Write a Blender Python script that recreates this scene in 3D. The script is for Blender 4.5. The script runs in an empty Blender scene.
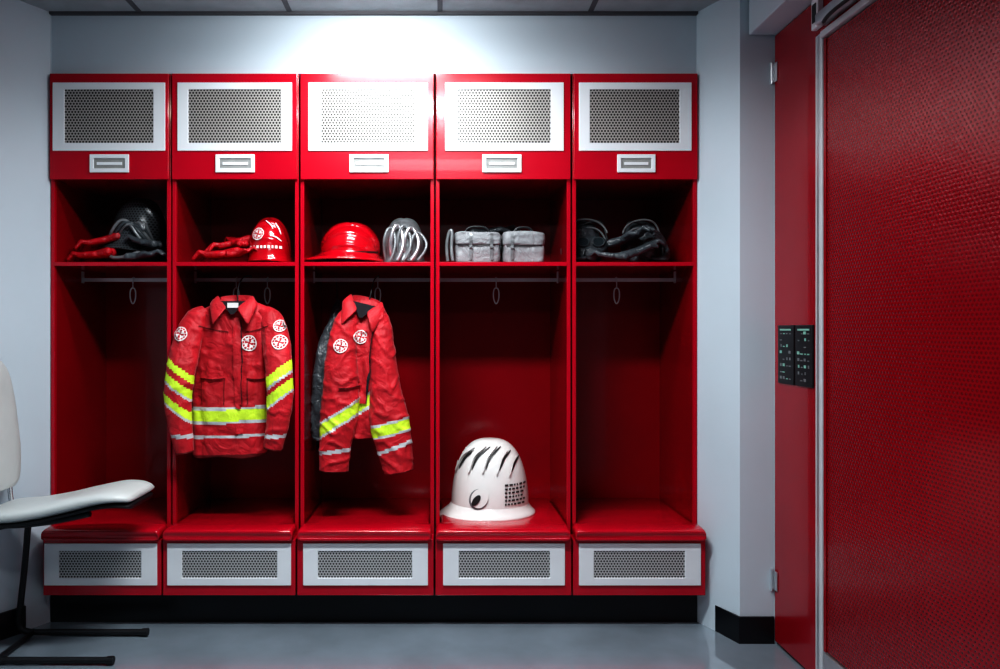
import bpy, bmesh, math, random
from mathutils import Vector, noise, Matrix
from mathutils.bvhtree import BVHTree
random.seed(4)
S=bpy.context.scene
D=3.12; CZ=1.168
def W(px,py,Y=0.0):
    s=D/(D+Y); return Vector(((px-440)/(250*s),Y,CZ-(py-330)/(250*s)))
# ---------------------------------------------------------------- materials
def mat(name,col,rough=.5,metal=0.,bump=0.,bscale=200.,var=0.,vscale=6.,coat=0.,spec=.5,sheen=0.,wrinkle=0.,wscale=16.,bd=.002):
    m=bpy.data.materials.new(name); m.use_nodes=True; nt=m.node_tree; b=nt.nodes['Principled BSDF']
    b.inputs['Base Color'].default_value=(*col,1); b.inputs['Roughness'].default_value=rough
    b.inputs['Metallic'].default_value=metal; b.inputs['Coat Weight'].default_value=coat
    b.inputs['Specular IOR Level'].default_value=spec
    if sheen: b.inputs['Sheen Weight'].default_value=sheen
    tc=nt.nodes.new('ShaderNodeTexCoord')
    if var>0:
        n=nt.nodes.new('ShaderNodeTexNoise'); n.inputs['Scale'].default_value=vscale; n.inputs['Detail'].default_value=5
        nt.links.new(tc.outputs['Object'],n.inputs['Vector'])
        r=nt.nodes.new('ShaderNodeValToRGB')
        r.color_ramp.elements[0].position=.3; r.color_ramp.elements[1].position=.7
        r.color_ramp.elements[0].color=(*[c*(1-var) for c in col],1)
        r.color_ramp.elements[1].color=(*[min(1,c*(1+var)) for c in col],1)
        nt.links.new(n.outputs['Fac'],r.inputs['Fac']); nt.links.new(r.outputs['Color'],b.inputs['Base Color'])
    last=None
    if wrinkle>0:
        n=nt.nodes.new('ShaderNodeTexNoise'); n.inputs['Scale'].default_value=wscale; n.inputs['Detail'].default_value=3; n.inputs['Distortion'].default_value=1.2
        nt.links.new(tc.outputs['Object'],n.inputs['Vector'])
        a=nt.nodes.new('ShaderNodeMath'); a.operation='SUBTRACT'; a.inputs[1].default_value=.5; nt.links.new(n.outputs['Fac'],a.inputs[0])
        c=nt.nodes.new('ShaderNodeMath'); c.operation='ABSOLUTE'; nt.links.new(a.outputs[0],c.inputs[0])
        last=nt.nodes.new('ShaderNodeBump'); last.inputs['Strength'].default_value=wrinkle; last.inputs['Distance'].default_value=.03
        nt.links.new(c.outputs[0],last.inputs['Height']); nt.links.new(last.outputs['Normal'],b.inputs['Normal'])
    if bump>0:
        n=nt.nodes.new('ShaderNodeTexNoise'); n.inputs['Scale'].default_value=bscale; n.inputs['Detail'].default_value=3
        nt.links.new(tc.outputs['Object'],n.inputs['Vector'])
        bp=nt.nodes.new('ShaderNodeBump'); bp.inputs['Strength'].default_value=bump; bp.inputs['Distance'].default_value=bd
        nt.links.new(n.outputs['Fac'],bp.inputs['Height']); nt.links.new(bp.outputs['Normal'],b.inputs['Normal'])
        if last: nt.links.new(last.outputs['Normal'],bp.inputs['Normal'])
    return m
def holes(name,base,hole,pitch,rad,axes='XZ',rough=.4,metal=.3,soft=.08,bump=0.,asp=1.0,coat=0.):
    """hexagonally perforated sheet"""
    m=bpy.data.materials.new(name); m.use_nodes=True; nt=m.node_tree; b=nt.nodes['Principled BSDF']
    b.inputs['Roughness'].default_value=rough; b.inputs['Metallic'].default_value=metal; b.inputs['Coat Weight'].default_value=coat; b.inputs['Coat Roughness'].default_value=.22
    N=nt.nodes.new; L=nt.links.new
    tc=N('ShaderNodeTexCoord'); sp=N('ShaderNodeSeparateXYZ'); L(tc.outputs['Object'],sp.inputs[0])
    cb=N('ShaderNodeCombineXYZ'); L(sp.outputs[axes[0]],cb.inputs[0]); L(sp.outputs[axes[1]],cb.inputs[1])
    sc=N('ShaderNodeVectorMath'); sc.operation='MULTIPLY'; sc.inputs[1].default_value=(1/pitch,1/(pitch*1.732*asp),0); L(cb.outputs[0],sc.inputs[0])
    ds=[]
    for off in (0,.5):
        a=N('ShaderNodeVectorMath'); a.operation='ADD'; a.inputs[1].default_value=(off+50,off+50,0); L(sc.outputs[0],a.inputs[0])
        f=N('ShaderNodeVectorMath'); f.operation='FRACTION'; L(a.outputs[0],f.inputs[0])
        s=N('ShaderNodeVectorMath'); s.operation='SUBTRACT'; s.inputs[1].default_value=(.5,.5,0); L(f.outputs[0],s.inputs[0])
        q=N('ShaderNodeVectorMath'); q.operation='MULTIPLY'; q.inputs[1].default_value=(1,1.732,0); L(s.outputs[0],q.inputs[0])
        l=N('ShaderNodeVectorMath'); l.operation='LENGTH'; L(q.outputs[0],l.inputs[0]); ds.append(l)
    mn=N('ShaderNodeMath'); mn.operation='MINIMUM'; L(ds[0].outputs['Value'],mn.inputs[0]); L(ds[1].outputs['Value'],mn.inputs[1])
    mr=N('ShaderNodeMapRange'); mr.inputs['From Min'].default_value=rad-soft; mr.inputs['From Max'].default_value=rad+soft; L(mn.outputs[0],mr.inputs['Value'])
    mx=N('ShaderNodeMix'); mx.data_type='RGBA'; mx.inputs[6].default_value=(*hole,1); mx.inputs[7].default_value=(*base,1)
    L(mr.outputs[0],mx.inputs[0]); L(mx.outputs[2],b.inputs['Base Color'])
    if bump:
        bp=N('ShaderNodeBump'); bp.inputs['Strength'].default_value=bump; bp.inputs['Distance'].default_value=.003
        L(mr.outputs[0],bp.inputs['Height']); L(bp.outputs['Normal'],b.inputs['Normal'])
    return m
M={}
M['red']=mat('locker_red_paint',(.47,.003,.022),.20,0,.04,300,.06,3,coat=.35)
M['redshade']=mat('locker_red_shaded',(.27,.0015,.010),.24,0,.04,300,.12,2,coat=.2)  # locker red darkened so the shade of the bays sits in the colour
M['cush']=mat('red_vinyl',(.48,.004,.022),.22,0,.18,260,.06,8,coat=.4)
M['white']=mat('white_enamel',(.76,.79,.82),.35,0,.05,200,.03,5)
M['perf']=holes('perforated_sheet',(.50,.48,.46),(.014,.013,.013),.0125,.34)
M['perf2']=holes('perforated_sheet_fine',(.60,.60,.60),(.02,.02,.02),.0115,.33)
M['slot']=mat('label_card',(.30,.31,.30),.5,0,0,1,.1,30)
M['gap']=mat('dark_gap',(.02,.002,.003),.7)
M['steel']=mat('brushed_steel',(.66,.68,.71),.30,.8,.1,400,.05,20)
M['rail']=mat('rail_aluminium',(.62,.64,.67),.35,.15,.05,400,.05,20)
M['chrome']=mat('chrome',(.75,.77,.8),.15,.8)
M['black']=mat('black_rubber',(.012,.013,.016),.45,0,.1,200,.2,20)
M['kick']=mat('black_kick',(.006,.007,.010),.3,0,.05,200,.1,10)
M['wall']=mat('wall_paint',(.57,.66,.72),.5,0,.10,120,.03,2)
M['wallf']=mat('wall_paint_dark',(.10,.12,.14),.6,0,.12,120,.03,2)
M['ceil']=mat('ceiling_tile',(.40,.44,.46),.8,0,.3,90,.08,12)
M['floor']=mat('epoxy_floor',(.25,.305,.35),.06,0,.06,5,.16,3,coat=1.,spec=1.,bd=.001)
M['grid']=mat('ceiling_grid',(.10,.10,.11),.6)
M['jred']=mat('jacket_fabric',(.46,.007,.018),.60,0,.35,520,.18,14,sheen=.1,wrinkle=.45,wscale=11)
M['jdark']=mat('jacket_dark',(.13,.003,.005),.8,0,.5,520,.2,14)
M['hiv']=mat('hi_vis_yellow',(.62,.88,.05),.5,0,.3,500,.05,30,wrinkle=.3,wscale=13)
M['silver']=mat('reflective_tape',(.58,.60,.62),.4,.15,.3,500,.05,30,wrinkle=.3,wscale=13)
M['lining']=mat('black_lining',(.012,.010,.014),.9,0,.3,300,.2,20)
M['label']=mat('neck_label',(.74,.72,.71),.7)
M['helmr']=mat('red_helmet_shell',(.46,.004,.014),.15,0,.02,60,.05,10,coat=.6)
M['helmw']=mat('white_helmet_shell',(.80,.80,.78),.22,0,.02,60,.03,10,coat=.5)
M['blackh']=holes('black_mesh_shell',(.085,.10,.11),(.008,.009,.01),.012,.33,'XZ',.3,.1)
M['grey']=mat('dark_grey_gear',(.065,.078,.088),.30,0,.3,120,.3,30,wrinkle=.5,wscale=30)
M['grey2']=mat('mid_grey_gear',(.20,.215,.225),.32,.2,.3,150,.2,30)
M['grey3']=mat('light_grey_canvas',(.25,.265,.28),.5,0,.4,420,.12,12,wrinkle=.4,wscale=16)
M['lens']=mat('visor_lens',(.02,.03,.035),.08,0,coat=.8)
M['glove']=mat('red_glove_leather',(.46,.007,.018),.38,0,.5,160,.25,30,wrinkle=.5,wscale=34)
M['seat']=mat('chair_vinyl',(.58,.615,.61),.38,0,.2,240,.04,10)
M['doorp']=mat('door_red_smooth',(.36,.002,.014),.26,.2,.08,160,.08,3,coat=.4)
M['doord']=holes('door_red_embossed',(.35,.002,.013),(.20,.001,.007),.0150,.28,'YZ',.27,.3,.18,.35,asp=.85,coat=.6)
M['led']=mat('keypad_marks',(.25,.5,.42),.5)
M['text']=mat('print_black',(.02,.02,.02),.5)
# ---------------------------------------------------------------- mesh helpers
def obj(name,bm,mats,parent=None,smooth=False):
    me=bpy.data.meshes.new(name); bm.normal_update(); bm.to_mesh(me); bm.free()
    for m in (mats if isinstance(mats,(list,tuple)) else [mats]): me.materials.append(m)
    if smooth:
        for p in me.polygons: p.use_smooth=True
    o=bpy.data.objects.new(name,me); S.collection.objects.link(o)
    if parent: o.parent=parent
    return o
def empty(name):
    o=bpy.data.objects.new(name,None); S.collection.objects.link(o); o.empty_display_size=.05; return o
def addbox(bm,x0,x1,y0,y1,z0,z1,mi=0,bev=0.,seg=2):
    t=bmesh.new()
    bmesh.ops.create_cube(t,size=1)
    for v in t.verts:
        v.co=Vector((x0+(v.co.x+.5)*(x1-x0),y0+(v.co.y+.5)*(y1-y0),z0+(v.co.z+.5)*(z1-z0)))
    if bev>0: bmesh.ops.bevel(t,geom=t.edges[:],offset=bev,segments=seg,profile=.5,affect='EDGES')
    for f in t.faces: f.material_index=mi; f.smooth=bev>0 and seg>2
    me=bpy.data.meshes.new('t'); t.to_mesh(me); t.free(); bm.from_mesh(me); bpy.data.meshes.remove(me)
def box(name,x0,x1,y0,y1,z0,z1,m,parent=None,bev=0.,seg=2):
    bm=bmesh.new(); addbox(bm,x0,x1,y0,y1,z0,z1,0,bev,seg); return obj(name,bm,m,parent)
def frame(name,x0,x1,z0,z1,ix0,ix1,iz0,iz1,yf,yb,m,parent):
    bm=bmesh.new()
    o=[(x0,z0),(x1,z0),(x1,z1),(x0,z1)]; i=[(ix0,iz0),(ix1,iz0),(ix1,iz1),(ix0,iz1)]
    V=lambda c,y:[bm.verts.new((a,y,b)) for a,b in c]
    of,inf,ob,ib=V(o,yf),V(i,yf),V(o,yb),V(i,yb)
    for k in range(4):
        n=(k+1)%4
        bm.faces.new((of[k],of[n],inf[n],inf[k])); bm.faces.new((of[n],of[k],ob[k],ob[n]))
        bm.faces.new((inf[k],inf[n],ib[n],ib[k])); bm.faces.new((ob[k],ib[k],ib[n],ob[n]))
    bmesh.ops.recalc_face_normals(bm,faces=bm.faces[:])
    o=obj(name,bm,m,parent); b=o.modifiers.new('b','BEVEL'); b.width=.002; b.segments=2
    return o
def loft(name,rings,mats,parent=None,matfn=None,cap=True,capmat=0,closed=True):
    bm=bmesh.new(); R=[[bm.verts.new(p) for p in r] for r in rings]; n=len(R[0])
    for i in range(len(R)-1):
        for j in range(n if closed else n-1):
            k=(j+1)%n
            f=bm.faces.new((R[i][j],R[i][k],R[i+1][k],R[i+1][j]))
            if matfn: f.material_index=matfn(f.calc_center_median(),i/(len(R)-1))
    if cap and closed:
        for r in (R[0],R[-1]):
            f=bm.faces.new(r); f.material_index=capmat
    bmesh.ops.recalc_face_normals(bm,faces=bm.faces[:])
    return obj(name,bm,mats,parent,True)
def interp(keys,t):
    n=len(keys)-1; u=t*n; i=min(int(u),n-1); f=u-i
    p0=keys[max(i-1,0)];p1=keys[i];p2=keys[i+1];p3=keys[min(i+2,n)]
    return [0.5*((2*b)+(-a+c)*f+(2*a-5*b+4*c-d)*f*f+(-a+3*b-3*c+d)*f**3) for a,b,c,d in zip(p0,p1,p2,p3)]
def crease(q,seed,sc=1.):
    """sharp cloth ridges, diagonal drift"""
    a=noise.noise(Vector((q.x*13*sc+q.z*7*sc+seed,q.y*5,q.z*8*sc-q.x*5*sc)))
    b=noise.noise(Vector((q.x*25*sc-q.z*12*sc,q.y*8+seed,q.z*22*sc+q.x*10*sc)))
    return max(0,1-abs(a)*4.5)**1.5+.35*max(0,1-abs(b)*4.5)**1.5-.35
def tube(name,keys,mats,parent=None,n=40,seg=20,matfn=None,fold=0.,capmat=0,seed=3.,gather=0):
    P=[interp(keys,i/(n-1)) for i in range(n)]; rings=[]
    for i,p in enumerate(P):
        a=Vector(P[max(i-1,0)][:3]); b=Vector(P[min(i+1,n-1)][:3]); t=(b-a).normalized()
        up=Vector((0,1,0)) if abs(t.y)<.9 else Vector((1,0,0))
        u=t.cross(up).normalized(); v=t.cross(u).normalized(); r=[]
        for j in range(seg):
            an=2*math.pi*j/seg; q=Vector(p[:3])+u*math.cos(an)*p[3]+v*math.sin(an)*p[4]
            if fold:
                front=.35+.65*abs(math.sin(an))
                q+=(q-Vector(p[:3])).normalized()*(crease(q,seed,1.25)*fold*front)
            r.append(q)
        rings.append(r)
    return loft(name,rings,mats,parent,matfn,True,capmat)
def wire(name,pts,r,m,parent=None,cyc=False,res=8):
    c=bpy.data.curves.new(name,'CURVE'); c.dimensions='3D'; c.bevel_depth=r; c.bevel_resolution=3; c.resolution_u=res; c.use_fill_caps=True
    s=c.splines.new('NURBS' if len(pts)>2 else 'POLY'); s.points.add(len(pts)-1)
    for k,p in enumerate(pts): s.points[k].co=(*p,1)
    if len(pts)>2: s.order_u=3; s.use_endpoint_u=not cyc
    s.use_cyclic_u=cyc
    o=bpy.data.objects.new(name,c); S.collection.objects.link(o); c.materials.append(m)
    if parent:o.parent=parent
    return o
def bvh(objs):
    V=[];F=[]
    for o in objs:
        b=len(V); V+= [v.co.copy() for v in o.data.vertices]; F+=[[b+i for i in p.vertices] for p in o.data.polygons]
    return BVHTree.FromPolygons(V,F)
def drop(bv,x,z,off=.002,fall=0):
    h=bv.ray_cast(Vector((x,-3,z)),Vector((0,1,0)))
    if h[0] is None: return None
    nn=h[1]
    if nn.y>0: nn=-nn
    return h[0]+Vector((0,-1,0))*off*.6+nn*off*.6
def strip(name,bv,pts,w,mats,parent,nw=4,nl=24,off=.002,taper=False):
    P=[interp(pts,i/nl) for i in range(nl+1)]; bm=bmesh.new(); rows=[]
    for i,p in enumerate(P):
        a=P[max(i-1,0)];b=P[min(i+1,nl)]; d=Vector((b[0]-a[0],b[1]-a[1])).normalized(); nx,nz=-d.y,d.x
        ww=w*(math.sin(math.pi*min(max(i/nl,.04),.96))**.5 if taper else 1)
        row=[]
        for k in range(nw+1):
            o=(k/nw-.5)*ww; q=drop(bv,p[0]+nx*o,p[1]+nz*o,off); row.append(bm.verts.new(q) if q else None)
        rows.append(row)
    for i in range(nl):
        for k in range(nw):
            f=(rows[i][k],rows[i][k+1],rows[i+1][k+1],rows[i+1][k])
            if all(f) and max(v.co.y for v in f)-min(v.co.y for v in f)<.03: bm.faces.new(f)
    return obj(name,bm,mats,parent,True)
def ell(name,bv,c,rx,rz,rot,mats,parent,off=.003):
    bm=bmesh.new(); n=28; prev=None; cv=bm.verts.new(drop(bv,c[0],c[1],off))
    for q in (.34,.67,1.):
        ring=[]
        for k in range(n):
            a=2*math.pi*k/n; x=math.cos(a)*rx*q; z=math.sin(a)*rz*q
            ring.append(bm.verts.new(drop(bv,c[0]+x*math.cos(rot)-z*math.sin(rot),c[1]+x*math.sin(rot)+z*math.cos(rot),off)))
        for k in range(n):
            l=(k+1)%n; bm.faces.new((cv,ring[k],ring[l]) if prev is None else (prev[k],ring[k],ring[l],prev[l]))
        prev=ring
    return obj(name,bm,mats,parent,True)
def badge(name,bv,c,r,parent):
    bm=bmesh.new(); rs=[0,.16,.36,.58,.64,.86,1.0]; ctr=drop(bv,c[0],c[1],.004)
    if ctr is None: bm.free(); return
    prev=None; cv=bm.verts.new(ctr); n=48
    for i,q in enumerate(rs[1:]):
        ring=[]
        for k in range(n):
            a=2*math.pi*(k+.5)/n; p=drop(bv,c[0]+math.cos(a)*r*q,c[1]+math.sin(a)*r*q,.004) or (ctr+Vector((math.cos(a)*r*q,0,math.sin(a)*r*q)))
            ring.append(bm.verts.new(p))
        for k in range(n):
            l=(k+1)%n
            f=bm.faces.new((cv,ring[k],ring[l]) if prev is None else (prev[k],ring[k],ring[l],prev[l]))
            f.material_index=(2,0 if k%12 in (0,1,2,3,4) else 2,0 if k%12<7 else 2,0,2 if k%4 else 0,0)[i]
        prev=ring
    return obj(name,bm,[M['label'],M['jdark'],M['glove']],parent)
def blob(name,caps,m,parent=None,vox=.004):
    bm=bmesh.new()
    for p0,p1,r0,r1 in caps:
        p0=Vector(p0);p1=Vector(p1); L=(p1-p0).length; k=max(2,int(L/(min(r0,r1)*.4))+1)
        for i in range(k):
            t=i/(k-1); c=p0.lerp(p1,t); bmesh.ops.create_icosphere(bm,subdivisions=2,radius=r0+(r1-r0)*t,matrix=Matrix.Translation(c))
    o=obj(name,bm,m,parent,True)
    r=o.modifiers.new('r','REMESH'); r.mode='VOXEL'; r.voxel_size=vox; r.use_smooth_shade=True
    s=o.modifiers.new('s','SMOOTH'); s.factor=.5; s.iterations=2
    return o
# ---------------------------------------------------------------- room
XL,XR=-1.56,1.03
ZC=CZ+318/250
def prism(name,poly,z0,z1,m,parent=None):
    bm=bmesh.new(); a=[bm.verts.new((x,y,z0)) for x,y in poly]; b=[bm.verts.new((x,y,z1)) for x,y in poly]; n=len(poly)
    bm.faces.new(a); bm.faces.new(b)
    for i in range(n): bm.faces.new((a[i],a[(i+1)%n],b[(i+1)%n],b[i]))
    bmesh.ops.recalc_face_normals(bm,faces=bm.faces[:]); return obj(name,bm,m,parent)
YB=-4.6
box('floor',-2.0,1.5,YB-.1,.7,-.05,0,M['floor'])
box('ceiling',-2.0,1.5,YB-.1,.7,ZC,ZC+.05,M['ceil'])
bm=bmesh.new(); addbox(bm,XL-.2,XR+.2,.012,.6,2.197,ZC); addbox(bm,XL-.2,XR+.2,.512,.6,0,2.197)
obj('wall_back',bm,M['wall'])
prism('wall_left',[(XL,.6),(XL,0),(-1.70,-.25),(-1.85,-.5),(-1.85,YB),(-1.99,YB),(-1.99,.6)],0,ZC,M['wall'])
XD=1.25
prism('wall_right',[(XR,.6),(XR,0),(1.119,-.21),(XD,-.21),(XD,-.214),(1.48,-.214),(1.48,.6)],0,ZC,M['wall'])
prism('wall_right_side',[(XD+.06,-.214),(XD+.06,YB),(1.48,YB),(1.48,-.214)],0,ZC,M['wall'])
box('wall_front',-1.99,1.48,YB-.1,YB,0,ZC,M['wallf'])
t=.008
prism('baseboard_right',[(1.068,-.092),(1.119-.006,-.21-t),(XD-.006,-.21-t),(XD-.006,-.2105),(1.119,-.2105),(1.0695,-.092)],0,.10,M['kick'])
prism('baseboard_left',[(XL-.052,-.095),(-1.70,-.25),(-1.85,-.5),(-1.85,-2.5),(-1.84,-2.5),(-1.84,-.5),(-1.692,-.256),(XL-.043,-.1)],0,.10,M['kick'])
for i,x in enumerate((-1.2,-.6,0,.6)):
    box('trim_%d'%(i+1),x-.010,x+.010,YB,0.0,ZC-.004,ZC+.001,M['grid'])
for i,y in enumerate((-.6,-1.2,-2.4,-3.6)):
    box('trim_%d'%(i+5),-1.85,1.3,y-.010,y+.010,ZC-.004,ZC+.001,M['grid'])
box('trim_9',XL,XR,-.008,.012,ZC-.010,ZC,M['grid'])
# ---------------------------------------------------------------- lockers
B=[50,171.5,299.5,435,571.5,698]
TP=[(55,167,67,155),(179,293,190,282),(309,428,322,415),(445,563,458,550),(578,690,589,678)]
BP=[(44,157,59,141),(167,291,182,277),(303,428,318,412),(443,565,459,550),(579,701,594,685)]
LB=[(92,131),(217,256),(350,389),(482,521),(616,654)]
BB=[41.5,161.5,296,434.5,572.5,707]
CU=[(43,160),(164,293),(298,431),(436,570),(575,705)]
HK=[(134,),(268,),(378,),(496,),(616,)]
X=lambda p:(p-440)/250
Z=lambda p:CZ-(p-330)/250
SB=257.5
XB=lambda p:(p-440)/SB
ZB=lambda p:CZ-(p-330)/SB
for i in range(5):
    L=empty('locker'); g=.0035
    x0,x1=X(B[i])+g,X(B[i+1])-g; th=.014; zt=Z(74)
    box('side_left',x0,x0+th,.018,.5,.135,zt,M['redshade'],L)
    box('side_right',x1-th,x1,.018,.5,.135,zt,M['redshade'],L)
    box('front_stile_left',x0,x0+th+.001,0,.0178,.135,zt,M['red'],L,.0015)  # front edge of the side panel, kept in the red without painted shade
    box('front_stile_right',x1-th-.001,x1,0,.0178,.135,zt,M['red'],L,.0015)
    box('back_panel',x0+th,x1-th,.485,.5,.135,zt,M['redshade'],L)
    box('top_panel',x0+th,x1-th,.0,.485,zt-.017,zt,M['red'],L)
    box('head_box',x0+th,x1-th,.0,.485,Z(180),Z(166),M['redshade'],L,.001)
    box('upper_door',x0+.003,x1-.003,-.016,-.0005,Z(180),zt-.003,M['red'],L,.002)
    a,b,c,d=TP[i]
    frame('vent_frame',X(a),X(b),Z(152),Z(84),X(c),X(d),Z(144),Z(91),-.022,-.0165,M['white'],L)
    box('vent_mesh',X(c)-.002,X(d)+.002,-.0185,-.0168,Z(144.5),Z(90.5),M['perf'],L)
    a,b=LB[i]
    frame('label_holder',X(a),X(b),Z(173.5),Z(155.5),X(a+4),X(b-4),Z(169.5),Z(159.5),-.024,-.0165,M['white'],L)
    box('label_card',X(a+4),X(b-4),-.0185,-.0168,Z(169.5),Z(159.5),M['slot'],L)
    box('label_clip',X(a+7),X(b-7),-.0215,-.0186,Z(166),Z(163.2),M['white'],L)
    box('shelf',x0+th,x1-th,-.002,.485,Z(266),Z(262),M['red'],L,.0015)
    box('hanging_rail',x0+th,x1-th,.240,.250,1.376,1.392,M['rail'],L,.001)
    box('rail_bracket_left',x0+th,x0+th+.004,.235,.256,1.370,1.42,M['rail'],L)
    box('rail_bracket_right',x1-th-.004,x1-th,.235,.256,1.370,1.42,M['rail'],L)
    for k,h in enumerate(HK[i]+((237,) if i==1 else ())):
        xh=(h-440)/232; yh=.230
        wire('hook_%d'%(k+1),[(xh,.242,1.395),(xh,yh,1.396),(xh,yh,1.375),(xh,yh,1.35)],.0026,M['rail'],L)
        wire('snap_%d'%(k+1),[(xh,yh,1.352),(xh+.012,yh,1.34),(xh+.012,yh,1.30),(xh,yh,1.275),(xh-.012,yh,1.30),(xh-.012,yh,1.34)],.0030,M['rail'],L,True)
    bx0,bx1=XB(BB[i])+g,XB(BB[i+1])-g
    if i==4: bx1=XB(706)
    box('bench_box',bx0,bx1,-.085,-.0005,.135,.352,M['red'],L,.002)
    box('bench_deck',x0+th,x1-th,0,.485,.33,.352,M['redshade'],L)
    a,b,c,d=BP[i]
    frame('bench_vent_frame',XB(a),XB(b),ZB(585.5),ZB(543.5),XB(c),XB(d),ZB(578),ZB(551),-.092,-.0855,M['white'],L)
    box('bench_vent_mesh',XB(c)-.002,XB(d)+.002,-.0878,-.0856,ZB(578.5),ZB(550.5),M['perf2'],L)
    a,b=CU[i]
    xa,xb=XB(a),XB(b); ya=x0+th+.003; yb=x1-th-.003
    def ring(y,z0,z1,l,r,rc=.012):
        return [(l+rc,y,z0),(l,y,z0+rc*.5),(l,y,z1-rc),(l+rc*.3,y,z1-rc*.35),(l+rc,y,z1)]+[(l+rc+(r-l-2*rc)*k/8,y,z1) for k in range(1,8)]+[(r-rc,y,z1),(r-rc*.3,y,z1-rc*.35),(r,y,z1-rc),(r,y,z0+rc*.5),(r-rc,y,z0)]
    R=[ring(-.104,.362,.378,xa+.006,xb-.006,.006),ring(-.110,.356,.386,xa+.002,xb-.002),ring(-.106,.353,.392,xa,xb),ring(-.09,.353,.397,xa,xb),ring(-.04,.353,.399,xa,xb),ring(-.008,.353,.399,xa,xb),
       ring(-.002,.353,.399,ya,yb),ring(.2,.353,.396,ya,yb),ring(.484,.353,.392,ya,yb)]
    loft('seat_cushion',R,[M['cush']],L)
box('locker_plinth',XL+.002,XR-.002,.0,.4,0,.134,M['kick'])
# ---------------------------------------------------------------- jackets
def jacket_body(name,rows,parent,matfn,mats,seed=0,n=150,seg=84,amp=.010,e=2.6):
    rings=[]
    for i in range(n):
        xl,xr,z,yc,dd=interp(rows,i/(n-1)); r=[]
        for j in range(seg):
            a=2*math.pi*j/seg; c,s=math.cos(a),math.sin(a)
            x=(xl+xr)/2+(xr-xl)/2*math.copysign(abs(c)**(2/e),c); y=yc+dd*math.copysign(abs(s)**(2/e),s)
            grow=min(1,i/(n*.3)); fr=abs(s)
            k=crease(Vector((x*.8,y,z*.75)),seed)*amp+noise.noise(Vector((x*19+seed,0,z*4)))*.024*grow
            y+=math.copysign(k*(.4+.6*grow)*fr,s)
            x+=noise.noise(Vector((seed,y*10,z*16)))*.003
            zz=z+noise.noise(Vector((x*12,seed,1)))*.012*max(0,(i/(n-1))-.8)*5
            r.append(Vector((x,y,zz)))
        rings.append(r)
    return loft(name,rings,mats,parent,matfn,True,2)
JM=[M['jred'],M['jdark'],M['lining'],M['hiv'],M['silver']]
def collar(J,cx,zt,w,h,y0,tilt=0.,sk=0.):
    rot=lambda p:Vector((cx+(p[0])*math.cos(tilt)-(p[2])*math.sin(tilt),p[1],zt+(p[0])*math.sin(tilt)+(p[2])*math.cos(tilt)))
    R=[]
    for k in range(17):
        a=math.pi*k/16; x=math.cos(a)*w*.5; y=y0+.045+math.sin(a)*.045
        R.append([rot((x,y,-h*.55)),rot((x*1.0,y,h*.04)),rot((x*.96,y+.004,h*.24*(math.sin(a)*.6+.4))),rot((x*.88,y-.006,h*.22*(math.sin(a)*.6+.4))),rot((x*.86,y-.008,-h*.5))])
    loft('collar_back',R,[M['jred']],J,None,False,0,True)
    bm=bmesh.new(); pts=[]
    for k in range(20):
        a=2*math.pi*k/20; pts.append(bm.verts.new(rot((math.cos(a)*w*.42,y0+.04+math.sin(a)*.035,-h*.26))))
    bm.faces.new(pts)
    v=[bm.verts.new(rot(q)) for q in ((-w*.36,y0-.006,-h*.10),(w*.36,y0-.006,-h*.10),(w*.05,y0-.022,-h*.72),(-w*.05,y0-.022,-h*.72))]
    bm.faces.new(v); obj('neck_lining',bm,M['lining'],J)
    for sgn,nm in ((-1,'collar_left'),(1,'collar_right')):
        G=[]
        for u in range(7):
            uu=u/6; row=[]
            ax=sgn*w*(.50-.36*uu); ay=y0+.035-.060*uu**.7; az=h*(.20-.62*uu)
            bx=sgn*w*(.70-.20*uu); by=ay-.022; bz=az-h*(.42+.42*uu)
            for v in range(5):
                vv=v/4; row.append(rot((ax+(bx-ax)*vv,ay+(by-ay)*vv-.012*math.sin(math.pi*vv),az+(bz-az)*vv)))
            G.append(row)
        o=loft(nm,G,[M['jred']],J,None,False,0,False)
        s=o.modifiers.new('s','SOLIDIFY'); s.thickness=.006; s.offset=0
        s=o.modifiers.new('b','SUBSURF'); s.levels=1; s.render_levels=1
    return rot
def P3(px,py,Y,rx,ry):
    p=W(px,py,Y); return (p.x,p.y,p.z,rx/250,ry)
J=empty('firefighter_jacket')
rows=[]
for (py,xl,xr,yc,dd) in [(301,218,252,.045,.024),(305,208,262,.045,.034),(311,197,272,.045,.040),(320,190,279,.045,.045),(335,189,277,.04,.048),(350,191,273,.04,.050),(370,191,270,.04,.052),(395,190,268,.04,.054),(420,189,267,.04,.056),(440,189,266,.04,.058),(453,190,265,.04,.058),(457,191,264,.04,.056)]:
    rows.append((X(xl),X(xr),Z(py),yc,dd))
def pxz(c): return 440+c.x*250, 330+(CZ-c.z)*250
def mf1(c,t):
    x,p=pxz(c); p+=(x-230)*.03
    if 409.5<p<420.5: return 3
    if 406.5<p<409.5 or 420.5<p<423.5: return 4
    if 434.5<p<437.5: return 4
    if p>454: return 1
    return 0
body=jacket_body('torso',rows,J,mf1,JM,1)
def sl1(c,t):
    if t>.98: return 1
    x,y=pxz(c); d=y-(x-180)*.75
    if 362<d<370 or 377<d<386 or 399<d<407: return 3
    if 386<d<389 or 407<d<410: return 4
    if 432<y<436: return 4
    return 0
def sr1(c,t):
    if t>.98: return 1
    x,y=pxz(c); d=y+(x-280)*.75
    if 369<d<380 or 388<d<399: return 3
    if 380<d<383 or 399<d<402: return 4
    if 432<y<436: return 4
    return 0
sl=tube('sleeve_left',[P3(207,311,.035,7,.028),P3(196,321,.02,12.5,.038),P3(187,343,-.01,14,.042),P3(181,370,-.045,14.5,.042),P3(178,400,-.05,13.5,.040),P3(181,428,-.052,11.5,.036),P3(185,453,-.048,9,.032)],JM,J,110,48,sl1,.006,2,2.)
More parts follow.
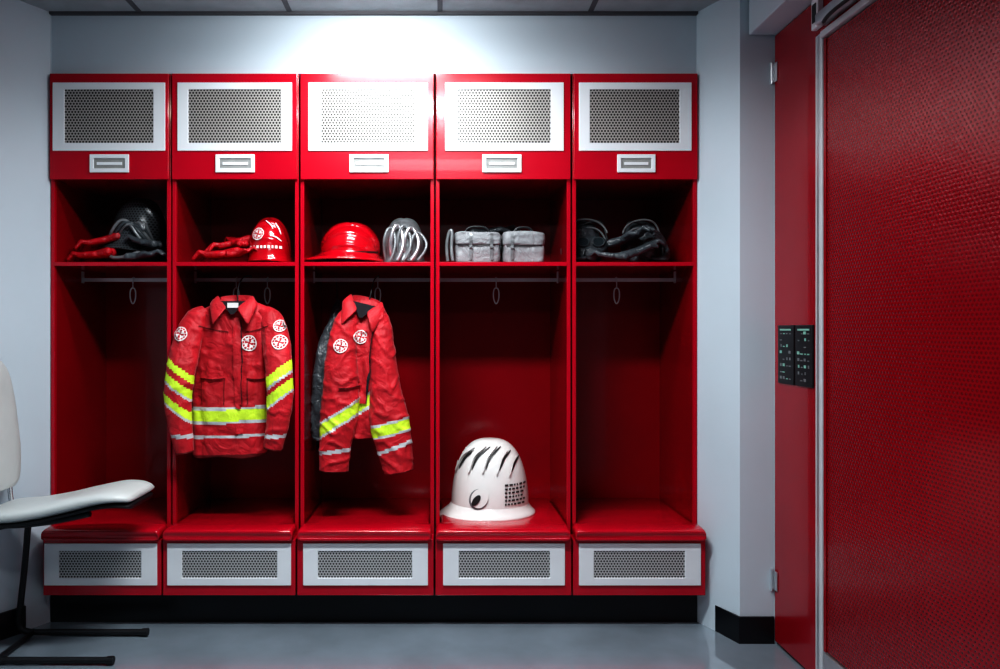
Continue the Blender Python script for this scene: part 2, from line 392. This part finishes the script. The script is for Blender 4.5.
sr=tube('sleeve_right',[P3(263,311,.035,7,.028),P3(271,321,.02,12.5,.038),P3(276,343,-.01,14,.042),P3(279,370,-.045,13.5,.042),P3(280,400,-.05,13,.040),P3(277,427,-.052,11,.036),P3(273,449,-.048,9,.032)],JM,J,110,48,sr1,.006,2,9.)
collar(J,X(234),Z(299),.140,.085,-.008)
bv=bvh([body,sl,sr])
p=lambda x,y:(X(x),Z(y))
strip('zip_placket',bv,[p(238,318),p(239,360),p(240,400),p(241,405)],.030,M['jred'],J,4,30,.006)
strip('zip_line',bv,[p(242,320),p(243,360),p(244,404)],.0035,M['lining'],J,2,40,.009)
strip('zip_placket_lower',bv,[p(241,425),p(241,433)],.028,M['jred'],J,4,6,.006)
for nm,x0,x1,y0,y1 in (('pocket_left',203,226,374,400),('pocket_right',249,266,374,400)):
    strip(nm+'_flap',bv,[p(x0,y0),p((x0+x1)/2,y0+1),p(x1,y0)],.030,M['jred'],J,4,12,.009)
    strip(nm+'_edge',bv,[p(x0,y0+4.4),p((x0+x1)/2,y0+5.4),p(x1,y0+4.4)],.004,M['jdark'],J,2,12,.007)
    strip(nm+'_side_a',bv,[p(x0,y0+4),p(x0,y1+4)],.003,M['jdark'],J,1,12,.005)
    strip(nm+'_side_b',bv,[p(x1,y0+4),p(x1,y1+4)],.003,M['jdark'],J,1,12,.005)
for k,(a,b) in enumerate((((200,326),(230,332)),((246,332),(270,326)))):
    strip('yoke_seam_%d'%k,bv,[p(*a),p((a[0]+b[0])/2,(a[1]+b[1])/2+1),p(*b)],.004,M['jdark'],J,2,14,.003)
badge('badge_shoulder',bv,p(184,334),.028,J); badge('badge_chest',bv,p(250,343),.032,J)
badge('badge_sleeve',bv,p(281,326),.024,J); badge('badge_arm',bv,p(282,342),.029,J)
box('neck_label',X(229),X(240),-.026,-.024,Z(308),Z(303),M['label'],J)
xh=X(235)
wire('hanger_hook',[(xh,.04,Z(304)),(xh,.04,Z(291)),(xh,.06,Z(283)),(xh,.13,1.390),(xh+.004,.225,1.402),(xh+.004,.255,1.402),(xh+.004,.257,1.38)],.003,M['black'],J)
wire('hanger_bar',[(X(208),.04,Z(312)),(xh,.045,Z(303)),(X(262),.04,Z(312))],.006,M['black'],J)
# ---- jacket 2 (turned three-quarter)
J=empty('firefighter_jacket')
rows=[]
for (py,xl,xr,yc,dd) in [(299,352,376,.10,.026),(305,344,381,.10,.036),(316,336,386,.10,.045),(335,332,389,.09,.052),(360,331,389,.09,.056),(390,331,386,.09,.058),(415,332,383,.09,.058),(432,334,380,.09,.056),(440,337,377,.09,.05)]:
    rows.append((X(xl),X(xr),Z(py),yc,dd))
def diag(c,t):
    x,y=pxz(c); d=y+(x-322)*.62
    if 424<d<435: return 3
    if 421<d<424 or 435<d<438: return 4
    return 0
def diag_l(c,t):
    if t>.985: return 1
    x,y=pxz(c)
    if 451<y+(x-320)*.12<455: return 4
    return diag(c,t)
def diag_r(c,t):
    if t>.985: return 1
    x,y=pxz(c); d=y+(x-367)*.26; e=y+(x-372)*.38
    if 430<d<440: return 3
    if 427.5<d<430 or 440<d<442.5: return 4
    if 454.5<e<458.5: return 4
    return 0
body=jacket_body('torso',rows,J,diag,JM,7)
sl=tube('sleeve_left',[P3(355,309,.08,7,.028),P3(347,321,.05,12,.038),P3(342,348,.03,15,.045),P3(341,385,.02,18,.048),P3(339,415,.015,19,.046),P3(335,445,.015,16,.042),P3(334,471,.015,15,.038)],JM,J,120,56,diag_l,.009,2,5.)
sr=tube('sleeve_right',[P3(373,309,.08,7,.028),P3(379,321,.06,11,.038),P3(382,348,.045,13,.045),P3(385,385,.035,15.5,.046),P3(389,418,.03,20,.046),P3(394,445,.03,18.5,.042),P3(399,472,.03,15,.036)],JM,J,120,56,diag_r,.009,2,12.)
collar(J,X(364),Z(301),.13,.095,.045,-.25)
bv=bvh([body,sl,sr])
strip('zip_placket',bv,[p(371,322),p(368,350),p(365,380),p(362,404)],.026,M['jred'],J,4,30,.006)
strip('zip_line',bv,[p(374,322),p(371,350),p(368,380),p(365,404)],.004,M['lining'],J,2,40,.009)
badge('badge_chest',bv,p(360,337),.028,J); badge('badge_sleeve',bv,p(341,346),.028,J)
strip('pocket_flap',bv,[p(340,384),p(350,384),p(359,382)],.026,M['jred'],J,4,12,.009)
strip('pocket_edge',bv,[p(340,388),p(350,388),p(359,386)],.004,M['jdark'],J,2,12,.007)
xh=X(366)
wire('hanger_hook',[(xh,.1,Z(306)),(xh+.01,.1,Z(292)),(xh+.02,.14,Z(277)),(xh+.03,.225,1.402),(xh+.03,.255,1.402),(xh+.03,.257,1.38)],.003,M['black'],J)
# ---- dark coat behind
J=empty('dark_work_coat')
def K(px,py,Y,rx,ry): q=W(px,py,Y); return (q.x,q.y,q.z,rx/230,ry)
tube('coat_body',[K(338,300,.3,2,.012),K(337,312,.27,6,.03),K(335,335,.26,10,.045),K(331,370,.26,13,.05),K(329,410,.26,13,.05),K(328,440,.26,12,.045),K(328,450,.26,11,.04)],[M['grey']],J,80,40,None,.010)
tube('coat_sleeve',[K(334,320,.23,3,.018),K(325,342,.20,6,.028),K(320,380,.18,7.5,.030),K(318,415,.18,7,.028),K(318,440,.18,6,.024)],[M['grey']],J,60,28,None,.009)
wire('coat_loop',[(-.45,.3,1.29),(-.45,.28,1.35),(-.45,.257,1.40),(-.45,.238,1.395)],.002,M['black'],J)
# ---------------------------------------------------------------- helmets
def helmet(name,c,rx,ry,rz,m,ribs=7,ribh=.05,brim=.03,brimdrop=.012,visor=0.0,vdir=-1,tilt=0.,ribw=.18,ex=.8,zx=1.):
    H=empty(name); n=96; rings=[]
    for i in range(37):
        th=(math.pi/2)*i/36*.985; r=[]
        for j in range(n):
            a=2*math.pi*j/n
            ce=math.cos(th)**ex
            cx=math.cos(a)*ce; cy=math.sin(a)*ce; cz=math.sin(th)**zx
            k=0
            if ribs:
                u=math.atan2(cy,cz+.25)
                w=abs(((u*ribs/math.pi+.5)%1)-.5)
                k=ribh*max(0,1-w/ribw)*min(1,th*2.2)
            f=1+k
            r.append(Vector((cx*rx*f,cy*ry*f,cz*rz*f)))
        rings.append(r)
    def ringb(off,dz):
        r=[]
        for j in range(n):
            a=2*math.pi*j/n; fr=max(0,math.cos(a)*vdir)**1.5
            o=off*(brim+visor*fr)
            r.append(Vector((math.cos(a)*(rx+o),math.sin(a)*(ry+o),dz-brimdrop*off*(1+.6*fr))))
        return r
    brings=[ringb(-.1,-.004),ringb(.3,-.004),ringb(.7,-.004),ringb(1.0,-.004),ringb(1.06,0),ringb(1.0,.005),ringb(.6,.006),ringb(.2,.009),ringb(-.02,.018)]
    T=Matrix.Translation(c)@Matrix.Rotation(tilt,4,'Y')
    rings=[[T@v for v in r] for r in rings]; brings=[[T@v for v in r] for r in brings]
    sh=loft('shell',rings,[m],H,None,True)
    bb=loft('brim',brings,[m],H,None,False)
    inner=[[T@Vector((math.cos(2*math.pi*j/n)*rx*f,math.sin(2*math.pi*j/n)*ry*f,z)) for j in range(n)] for f,z in ((.97,-.004),(.97,-.0)) ]
    loft('liner',inner,[M['black']],H,None,True)
    return H,sh,bb
zs=Z(262)+.001
c=W(350,252,.16); c.z=zs+.030
H,sh,bb=helmet('red_fire_helmet',c,.122,.13,.138,M['helmr'],9,.095,.026,.014,.055,-1,.03,.13,.80)
bv=bvh([sh]) 
strip('band',bv,[(c.x-.118,c.z+.018),(c.x,c.z+.010),(c.x+.118,c.z+.018)],.008,M['gap'],H,2,30,.002)
# white helmet
c=W(490,500,.2); c.z=.396+.026
H,sh,bb=helmet('white_fire_helmet',c,.165,.155,.286,M['helmw'],0,.0,.026,.022,.026,-1,.0,.18,.70,1.)
bv=bvh([sh])
q=lambda x,y:((x-440)/235,CZ-(y-330)/235)
slots=[((459,466),(466,454),(478,446)),((471,465),(477,453),(489,444)),((484,464),(489,453),(499,444)),((497,465),(502,455),(509,448)),((509,467),(513,459),(518,454))]
for k,(a,b,d) in enumerate(slots):
    strip('vent_slot_%d'%(k+1),bv,[q(*a),q(*b),q(*d)],.0085,M['text'],H,3,20,.003,True)
    strip('ridge_%d'%(k+1),bv,[q(a[0]-3,a[1]+3),q(b[0]-4,b[1]-1),q(d[0]-4,d[1]-1)],.016,M['helmw'],H,4,20,.010,True)
ell('ear_recess',bv,q(477,492),.036,.044,-.5,M['grey2'],H,.003)
ell('ear_cover',bv,q(478,491),.032,.041,-.5,M['helmw'],H,.006)
ell('ear_opening',bv,q(475,493),.012,.026,-.6,M['text'],H,.009)
strip('side_vent',bv,[q(448,490),q(450,483),q(453,477)],.012,M['text'],H,4,12,.003,True)
strip('base_line',bv,[q(453,503),q(490,509),q(528,502)],.003,M['grey2'],H,2,30,.003)
random.seed(2)
for r in range(6):
    x=502
    while x<521:
        w=random.uniform(1.5,3.5); strip('print_%d'%r,bv,[q(x,479+r*3.6),q(min(x+w,524),479+r*3.6)],.0075,M['text'],H,1,3,.003); x+=w+1.1
# locker 2: red helmet with a small white crest and band lettering
c=W(270,252,.14); c.z=zs+.022
H,sh,bb=helmet('red_fire_helmet',c,.088,.10,.166,M['helmr'],7,.06,.006,.010,.004,1,.0,.16,.84)
bv=bvh([sh])
q2=lambda x,y:((x-440)/240,CZ-(y-330)/240)
random.seed(11)
badge('crest',bv,q2(262,236),.026,H)
for k,pp in enumerate((((268,222),(273,226),(276,231)),((277,224),(281,230),(283,236)),((274,238),(279,239),(284,243)))):
    strip('crest_line_%d'%k,bv,[q2(*a) for a in pp],.005,M['label'],H,2,12,.004,True)
x=254
while x<286:
    w=random.uniform(1.2,3.0); strip('lettering',bv,[q2(x,249),q2(x+w,249)],.012,M['label'],H,2,3,.004); x+=w+1.4
# locker 3: grey helmet/hose
c=W(404,252,.18); c.z=zs+.022
H,sh,bb=helmet('grey_rescue_helmet',c,.084,.10,.168,M['grey2'],9,.07,.006,.01,.0,-1,.0,.25,.68)
for k in range(5):
    x=c.x-.060+k*.028; r0=.006+.002*(k%2); h=.155-.005*(k-1.5)**2
    wire('hose_%d'%k,[(x-.012,c.y-.07,zs+.012),(x-.022,c.y-.11,zs+.07),(x-.006,c.y-.105,zs+h),(x+.022,c.y-.09,zs+h+.004),(x+.034+.006*k,c.y-.118,zs+.06),(x+.010,c.y-.12,zs+.012)],r0,M['steel' if k%2 else 'grey2'],H)
# ---------------------------------------------------------------- gloves
def glove(caps,ox,oy,oz,rot,sc=1,flip=1,zk=1.0,pitch=0.):
    c,s=math.cos(rot),math.sin(rot)
    def T(x,y,z):
        z=z*zk+x*pitch+(0.07*abs(pitch)); x*=flip; return (ox+(x*c-y*s)*sc,oy+(x*s+y*c)*sc,oz+z*sc)
    for k in range(4): caps.append((T(.0,-.03+.02*k,.022),T(.075,-.033+.022*k,.026),.018*sc,.016*sc))
    caps.append((T(-.07,-.02,.024),T(0,-.015,.022),.024*sc,.02*sc)); caps.append((T(-.07,.02,.024),T(0,.015,.022),.024*sc,.02*sc))
    for k,l in enumerate((.06,.075,.07,.055)):
        y=-.036+.024*k; caps.append((T(.075,y,.028),T(.075+l*.55,y*1.15,.036),.0125*sc,.0115*sc)); caps.append((T(.075+l*.55,y*1.15,.036),T(.075+l,y*1.2,.018),.0115*sc,.010*sc))
    caps.append((T(.0,-.035,.025),T(.04,-.065,.03),.015*sc,.013*sc)); caps.append((T(.04,-.065,.03),T(.075,-.07,.02),.013*sc,.011*sc))
def gloves(name,specs,m,base=None):
    G=empty(name)
    for i,sp in enumerate(specs):
        caps=[]; glove(caps,*sp)
        if base is not None:
            lo=min(min(a[2]-r,b[2]-s) for a,b,r,s in caps)
            if lo<base: caps=[((a[0],a[1],a[2]+base-lo),(b[0],b[1],b[2]+base-lo),r,s) for a,b,r,s in caps]
        blob('glove_%d'%(i+1),caps,m,G)
    return G
gz=zs+.002
gloves('red_work_gloves',[(X(87),.09,gz,math.pi*.97,.80,1,1.5,-.15),(X(90),.13,gz+.055,math.pi*1.05,.78,1,1.5,-.3),(X(80),.17,gz+.02,.6,.6)],M['glove'],gz)
gloves('red_work_gloves',[(X(218),.09,gz,math.pi*.95,.88,1,1.5,-.1),(X(224),.16,gz+.045,math.pi*1.1,.8,1,1.5,-.3),(X(235),.05,gz+.01,.3,.55,1,1.6,.2),(X(230),.13,gz+.06,2.2,.62,1,1.4,.2)],M['glove'],gz)
# ---------------------------------------------------------------- breathing masks
def gas_mask(name,cx,cy,z,sc,fl=1,helm=True,lensr=1.):
    G=empty(name)
    V=lambda a,b,c:Vector((cx+a*sc*fl,cy+b*sc,z+c*sc))
    if helm:
        rings=[]
        for i in range(22):
            th=math.pi*(i/21*.93+.035); r=[]
            for j in range(60):
                a=2*math.pi*j/60; rr=math.sin(th)
                k=1+.10*noise.noise(Vector((math.cos(a)*2,math.sin(a)*2,th*3)))
                k+=.035*math.cos(a*12)
                r.append(V(.02+math.cos(a)*.088*rr*k,.04+math.sin(a)*.09*rr*k,.112-math.cos(th)*.108))
            rings.append(r)
        loft('hood',rings,[M['grey']],G)
    caps=[(V(-.05,-.03,.09),V(.05,-.03,.10),.045*sc,.045*sc),(V(-.02,-.05,.045),V(.03,-.05,.05),.042*sc,.040*sc)]
    blob('facepiece',caps,M['grey'],G,.005)
    for s_ in (-1,1):
        rings=[]
        for rr,yy in ((1.15,-.062),(1.2,-.078),(1.0,-.084),(.92,-.080)):
            rings.append([V(s_*.036+math.cos(a)*.026*rr,yy,.105+math.sin(a)*.02*rr) for a in [2*math.pi*k/24 for k in range(24)]])
        loft('lens_rim_%d'%(s_+2),rings,[M['grey']],G,None,False)
        bm=bmesh.new(); bm.faces.new([bm.verts.new(V(s_*.036+math.cos(a)*.025,-.081,.105+math.sin(a)*.019)) for a in [2*math.pi*k/24 for k in range(24)]]); obj('lens_%d'%(s_+2),bm,M['lens'],G)
    rings=[]
    for k in range(9):
        yy=-.07-.006*k; rr=.030+(.003 if k%2 else 0)
        rings.append([V(.0+math.cos(a)*rr,yy,.046+math.sin(a)*rr) for a in [2*math.pi*q/28 for q in range(28)]])
    loft('filter',rings,[M['grey']],G)
    for k,(a,b) in enumerate(((.05,.12),(.03,.16),(-.02,.19),(.06,.2))):
        wire('strap_%d'%k,[V(-.085,-.04,.06+k*.03),V(-.07,-.03,b),V(a-.02,-.03,b+.025),V(.1,-.01,b-.02),V(.105,-.04,.05)],.005*sc,M['grey2' if k%2 else 'black'],G)
    for k in range(3):
        wire('hose_%d'%k,[V(.02,-.1,.03),V(.08,-.12+.02*k,.02),V(.12,-.08,.03+.02*k),V(.13,-.03,.07),V(.09,-.06,.11+.02*k),V(.05,-.08,.13+.015*k)],.009*sc,M['grey'],G)
    return G
# locker 1: black mesh helmet with straps resting on its padding
c=W(137,252,.22); c.z=zs+.075
H,sh,bb=helmet('black_fire_helmet',c,.110,.11,.205,M['blackh'],7,.06,.014,.012,.02,-1,.14,.18,.7)
for k in range(5):
    wire('strap_%d'%k,[(c.x-.10+.01*k,c.y-.05,c.z+.005),(c.x-.07+.03*k,c.y-.125,c.z+.05+.018*k),(c.x+.0+.02*k,c.y-.125,c.z+.13-.02*k),(c.x+.07,c.y-.12,c.z+.03*k),(c.x+.10,c.y-.06,c.z-.0)],.007,M['grey' if k%2 else 'grey2'],H)
wire('chin_strap',[(c.x-.09,c.y-.08,c.z),(c.x-.07,c.y-.14,c.z-.05),(c.x,c.y-.16,c.z-.055),(c.x+.06,c.y-.14,c.z-.03),(c.x+.09,c.y-.07,c.z)],.008,M['grey2'],H)
blob('padding',[((c.x-.06,c.y,c.z-.04),(c.x+.06,c.y,c.z-.035),.036,.036),((c.x-.05,c.y+.06,c.z-.04),(c.x+.05,c.y+.06,c.z-.035),.036,.036)],M['grey'],H,.005)
gloves('dark_work_gloves',[(X(137),.04,gz,.1,.68,1,1.3,.1),(X(140),.08,gz+.05,2.7,.70,1,1.4,.2)],M['grey'],gz)
gas_mask('breathing_mask',X(597)+.0,.2,zs,.90,-1)
gas_mask('breathing_mask',X(650)+.01,.22,zs,.90,1)
gloves('dark_work_gloves',[(X(617),.05,gz,2.6,.7,1,1.3,.1),(X(640),.06,gz,.35,.8,1,1.4,.35),(X(632),.12,gz+.06,-.5,.8,1,1.4,.3)],M['grey'],gz)
# ---------------------------------------------------------------- grey bags
def soft(name,x0,x1,y0,y1,z0,z1,m,parent,seed=0,e=7,sag=.005):
    rings=[]; n=30; seg=80; cx,cy=(x0+x1)/2,(y0+y1)/2
    for i in range(n):
        u=i/(n-1); edge=(1-abs(2*u-1)**8)**.35 if 0<u<1 else .0
        k=.86+.14*edge; bulge=1+.02*math.sin(math.pi*u)-.02*u; r=[]
        for j in range(seg):
            a=2*math.pi*j/seg; c_,s_=math.cos(a),math.sin(a)
            x=cx+(x1-x0)/2*k*bulge*math.copysign(abs(c_)**(2/e),c_); y=cy+(y1-y0)/2*k*bulge*math.copysign(abs(s_)**(2/e),s_)
            nn=noise.noise(Vector((x*16+seed,y*16,u*3)))
            x+=nn*sag*.6*abs(c_); y+=nn*sag*s_
            z=z0+(z1-z0)*u+u*noise.noise(Vector((x*10,seed,y*5)))*sag*2
            r.append(Vector((x,y,z)))
        rings.append(r)
    return loft(name,rings,[m],parent,None,True)
def bag(name,x0,x1,y0,y1,z0,z1,fr,seed):
    G=empty(name)
    b_=soft('body',x0,x1,y0,y1,z0,z1-.02,M['grey3'],G,seed)
    l_=soft('lid',x0-.002,x1+.002,y0-.006,y1,z1-.055,z1,M['grey3'],G,seed+3)
    bb_=bvh([b_,l_])
    strip('lid_piping',bb_,[(x0+.012,z1-.056),((x0+x1)/2,z1-.058),(x1-.012,z1-.055)],.005,M['black'],G,2,20,.004)
    for f in fr:
        x=x0+(x1-x0)*f
        strip('strap',bb_,[(x,z0+.014),(x,z1-.03),(x,z1-.010)],.012,M['grey2'],G,2,20,.005)
        box('buckle',x-.007,x+.007,y0-.016,y0-.009,z1-.070,z1-.058,M['grey2'],G,.002)
    wire('handle',[(x0+.04,y0+.04,z1-.006),(x0+.05,y0+.04,z1+.02),((x0+x1)/2,y0+.04,z1+.026),(x1-.05,y0+.04,z1+.02),(x1-.04,y0+.04,z1-.006)],.005,M['black'],G)
    return G
bag('equipment_bag',X(455),X(502),.07,.22,zs,Z(229),(.35,.8),1)
bag('equipment_bag',X(505),X(547),.06,.2,zs,Z(230),(.2,),8)
wire('loop',[(X(448),.06,zs+.008),(X(446),.06,zs+.06),(X(449),.06,zs+.13),(X(453),.055,zs+.135),(X(451),.05,zs+.05),(X(453),.045,zs+.008)],.007,M['grey2']).name='bag_strap'
gloves('dark_work_gloves',[(X(490),.32,zs+.003,.2,1.0,1,1.2),(X(506),.34,zs+.06,.5,1.1,1,1.2),(X(492),.33,zs+.12,.3,1.0,1,1.2,.1)],M['grey'],gz)
# ---------------------------------------------------------------- door side
DR=empty('door_1')
box('leaf',XD-.004,XD+.05,-.542,-.216,.012,2.262,M['doorp'],DR,.002)
for z in (CZ-.93,CZ+.955):
    box('hinge_leaf',XD-.010,XD-.0045,-.245,-.216,z-.035,z+.035,M['steel'],DR,.002)
    wire('hinge_pin',[(XD-.014,-.216,z-.04),(XD-.014,-.216,z+.04)],.006,M['steel'],DR)
K_=empty('access_keypad')
for (a,b) in ((-.388,-.262),(-.526,-.400)):
    box('frame',XD-.012,XD-.0045,a,b,.975,1.185,M['black'],K_,.002)
    bm=bmesh.new(); random.seed(int(-a*100))
    for r in range(8):
        for c_ in range(4):
            if random.random()<.72:
                y=a+.02+c_*(b-a-.03)/4; z=.992+r*.023
                addbox(bm,XD-.0135,XD-.012,y,y+random.uniform(.008,.018),z,z+random.choice((.004,.010)),random.choice((0,0,1)))
    addbox(bm,XD-.0135,XD-.012,a+.02,b-.02,1.166,1.172,1)
    obj('markings',bm,[M['grey2'],M['led']],K_)
box('trim_11',XD-.012,XD+.05,-.592,-.546,0,2.135,M['rail'],None,.003)
box('trim_12',XD-.0135,XD-.0122,-.574,-.560,0.0,2.13,M['steel'])
DD=empty('door_2')
box('leaf',XD-.006,XD+.045,-1.75,-.597,.13,2.108,M['doord'],DD,.003)
box('edge_strip',XD-.010,XD-.0065,-.612,-.598,.13,2.108,M['doorp'],DD,.001)
box('bottom_rail',XD-.010,XD+.045,-1.75,-.597,.01,.125,M['steel'],DD,.002)
box('handle_plate',XD-.012,XD-.0065,-1.70,-1.62,.95,1.2,M['steel'],DD,.002)
wire('handle',[(XD-.01,-1.66,1.0),(XD-.06,-1.66,1.0),(XD-.06,-1.66,1.08),(XD-.06,-1.66,1.15),(XD-.01,-1.66,1.15)],.01,M['chrome'],DD)
box('trim_13',XD-.020,XD+.05,-1.8,-.594,2.112,2.134,M['rail'],None,.003)
box('trim_14',XD-.010,XD+.05,-1.8,-.546,2.138,2.262,M['doorp'],None,.003)
box('trim_15',1.15,XD+.058,YB+.01,-.2145,2.266,ZC-.001,M['wall'],None,.004)
C=empty('door_closer')
box('body',XD-.05,XD-.0105,-.82,-.62,2.142,2.18,M['steel'],C,.006,3)
wire('arm',[(XD-.04,-.66,2.14),(XD-.07,-.75,2.138),(XD-.04,-.95,2.139)],.006,M['black'],C)
box('bracket',XD-.03,XD-.0105,-.60,-.555,2.15,2.25,M['white'],C,.003)
box('bracket_slot',XD-.032,XD-.0302,-.59,-.565,2.17,2.23,M['black'],C)
box('trim_16',XD+.0,XD+.058,YB+.02,-1.802,0,2.262,M['wall'])
# ---------------------------------------------------------------- chair
CH=empty('visitor_chair')
def sect(x,zc,y0,y1,t,crown=.008):
    pts=[];n=14
    for k in range(n+1):
        u=k/n; e=(1-abs(2*u-1)**4); pts.append(Vector((x,y0+(y1-y0)*u,zc+crown*e*.5+t*.5*e**.5)))
    for k in range(n-1,0,-1):
        u=k/n; e=(1-abs(2*u-1)**4); pts.append(Vector((x,y0+(y1-y0)*u,zc-t*.5*e**.5)))
    return pts
keys=[(-1.585,.525,.02,.18,.43),(-1.56,.518,.045,.16,.45),(-1.48,.520,.05,.14,.455),(-1.38,.535,.05,.12,.455),(-1.28,.558,.05,.12,.455),(-1.19,.578,.045,.12,.45),(-1.13,.582,.036,.13,.44),(-1.09,.576,.026,.15,.42),(-1.08,.572,.01,.17,.40)]
R=[]
for i in range(50):
    x,z,t_,a,b=interp(keys,i/49); R.append(sect(x,z,-b,-a,max(t_,.006)))
loft('seat',R,[M['seat']],CH)
R=[]
for i in range(30):
    x,z,t_,a,b=interp(keys,.06+i/29*.86); R.append(sect(x,z-.026,-b+.01,-a-.01,.022,0))
loft('seat_pan',R,[M['black']],CH)
bk=[(.60,-1.560,.024,.26,.44),(.63,-1.566,.04,.22,.455),(.72,-1.574,.045,.20,.455),(.82,-1.584,.045,.20,.455),(.92,-1.594,.042,.205,.45),(1.01,-1.606,.036,.22,.44),(1.055,-1.615,.022,.25,.41)]
R=[]
for i in range(40):
    z,x,t_,a,b=interp(bk,i/39); s=sect(0,0,-b,-a,t_,.0)
    R.append([Vector((x+p.z,p.y,z)) for p in s])
loft('backrest',R,[M['seat']],CH)
R=[]
for i in range(40):
    z,x,t_,a,b=interp(bk,.05+i/39*.9); s=sect(0,0,-b+.01,-a-.01,.02,0)
    R.append([Vector((x-.022+p.z,p.y,z)) for p in s])
loft('back_shell',R,[M['black']],CH)
for nm,y,xe in (('far',-.145,-1.125),('near',-.40,-1.15)):
    wire('frame_'+nm,[(xe,y,.016),(xe-.2,y,.016),(-1.50,y,.016),(-1.58,y,.016),(-1.61,y,.04),(-1.60,y,.12),(-1.58,y,.30),(-1.57,y,.45),(-1.54,y,.487),(-1.45,y,.488),(-1.30,y,.508),(-1.22,y,.528)],.0115,M['black'],CH)
    ys=-.22 if nm=='far' else y
    wire('support_'+nm,[(-1.54,ys,.487),(-1.585,ys,.50),(-1.60,ys,.56),(-1.60,ys,.66),(-1.61,ys,.78)],.009,M['chrome'],CH)
    wire('cap_'+nm,[(xe-.01,y,.016),(xe+.012,y,.016)],.0145,M['black'],CH)
wire('cross_bar',[(-1.55,-.145,.016),(-1.55,-.40,.016)],.010,M['black'],CH)
wire('seat_bar',[(-1.32,-.145,.506),(-1.32,-.40,.506)],.009,M['chrome'],CH)
# ---------------------------------------------------------------- lights
def area(name,loc,rot,sx,sy,pw,col=(1,1,1),spread=180):
    l=bpy.data.lights.new(name,'AREA'); l.shape='RECTANGLE'; l.size=sx; l.size_y=sy; l.energy=pw; l.color=col; l.spread=math.radians(spread)
    o=bpy.data.objects.new(name,l); S.collection.objects.link(o); o.location=loc; o.rotation_euler=rot; return o
em=bpy.data.materials.new('lamp_diffuser'); em.use_nodes=True
e=em.node_tree.nodes['Principled BSDF']; e.inputs['Emission Color'].default_value=(.95,.98,1,1); e.inputs['Emission Strength'].default_value=1.5
def fixture(name,x,y,sx,sy):
    G=empty(name)
    box('housing',x-sx/2-.02,x+sx/2+.02,y-sy/2-.02,y+sy/2+.02,ZC-.03,ZC-.0045,M['white'],G,.003)
    box('diffuser',x-sx/2,x+sx/2,y-sy/2,y+sy/2,ZC-.034,ZC-.0305,em,G)
fixture('ceiling_light',-.24,-.50,.60,.14); area('key_lamp',(-.24,-.50,ZC-.04),(math.radians(32),0,0),.5,.12,12.5,(.97,.985,1))
fixture('ceiling_light',-.15,-1.1,.9,.3); area('main_lamp',(-.15,-1.1,ZC-.04),(math.radians(16),0,0),.8,.25,45,(.93,.975,1),145)
fixture('ceiling_light',.0,-2.6,.9,.3); area('rear_lamp',(.0,-2.6,ZC-.04),(math.radians(15),0,0),.8,.3,11,(.93,.97,1),140)
w=bpy.data.worlds.new('w'); S.world=w; w.use_nodes=True; w.node_tree.nodes['Background'].inputs[0].default_value=(.05,.06,.07,1); w.node_tree.nodes['Background'].inputs[1].default_value=.3
# ---------------------------------------------------------------- camera
cd=bpy.data.cameras.new('cam'); cam=bpy.data.objects.new('camera',cd); S.collection.objects.link(cam)
cam.location=(0,-D,CZ); cam.rotation_euler=(math.pi/2,0,0)
cd.sensor_width=36; cd.lens=36*250*D/1000; cd.shift_x=.06; cd.shift_y=-.0045; cd.clip_start=.05
S.camera=cam
S.view_settings.view_transform='Standard'
try: S.view_settings.look='High Contrast'
except Exception: pass
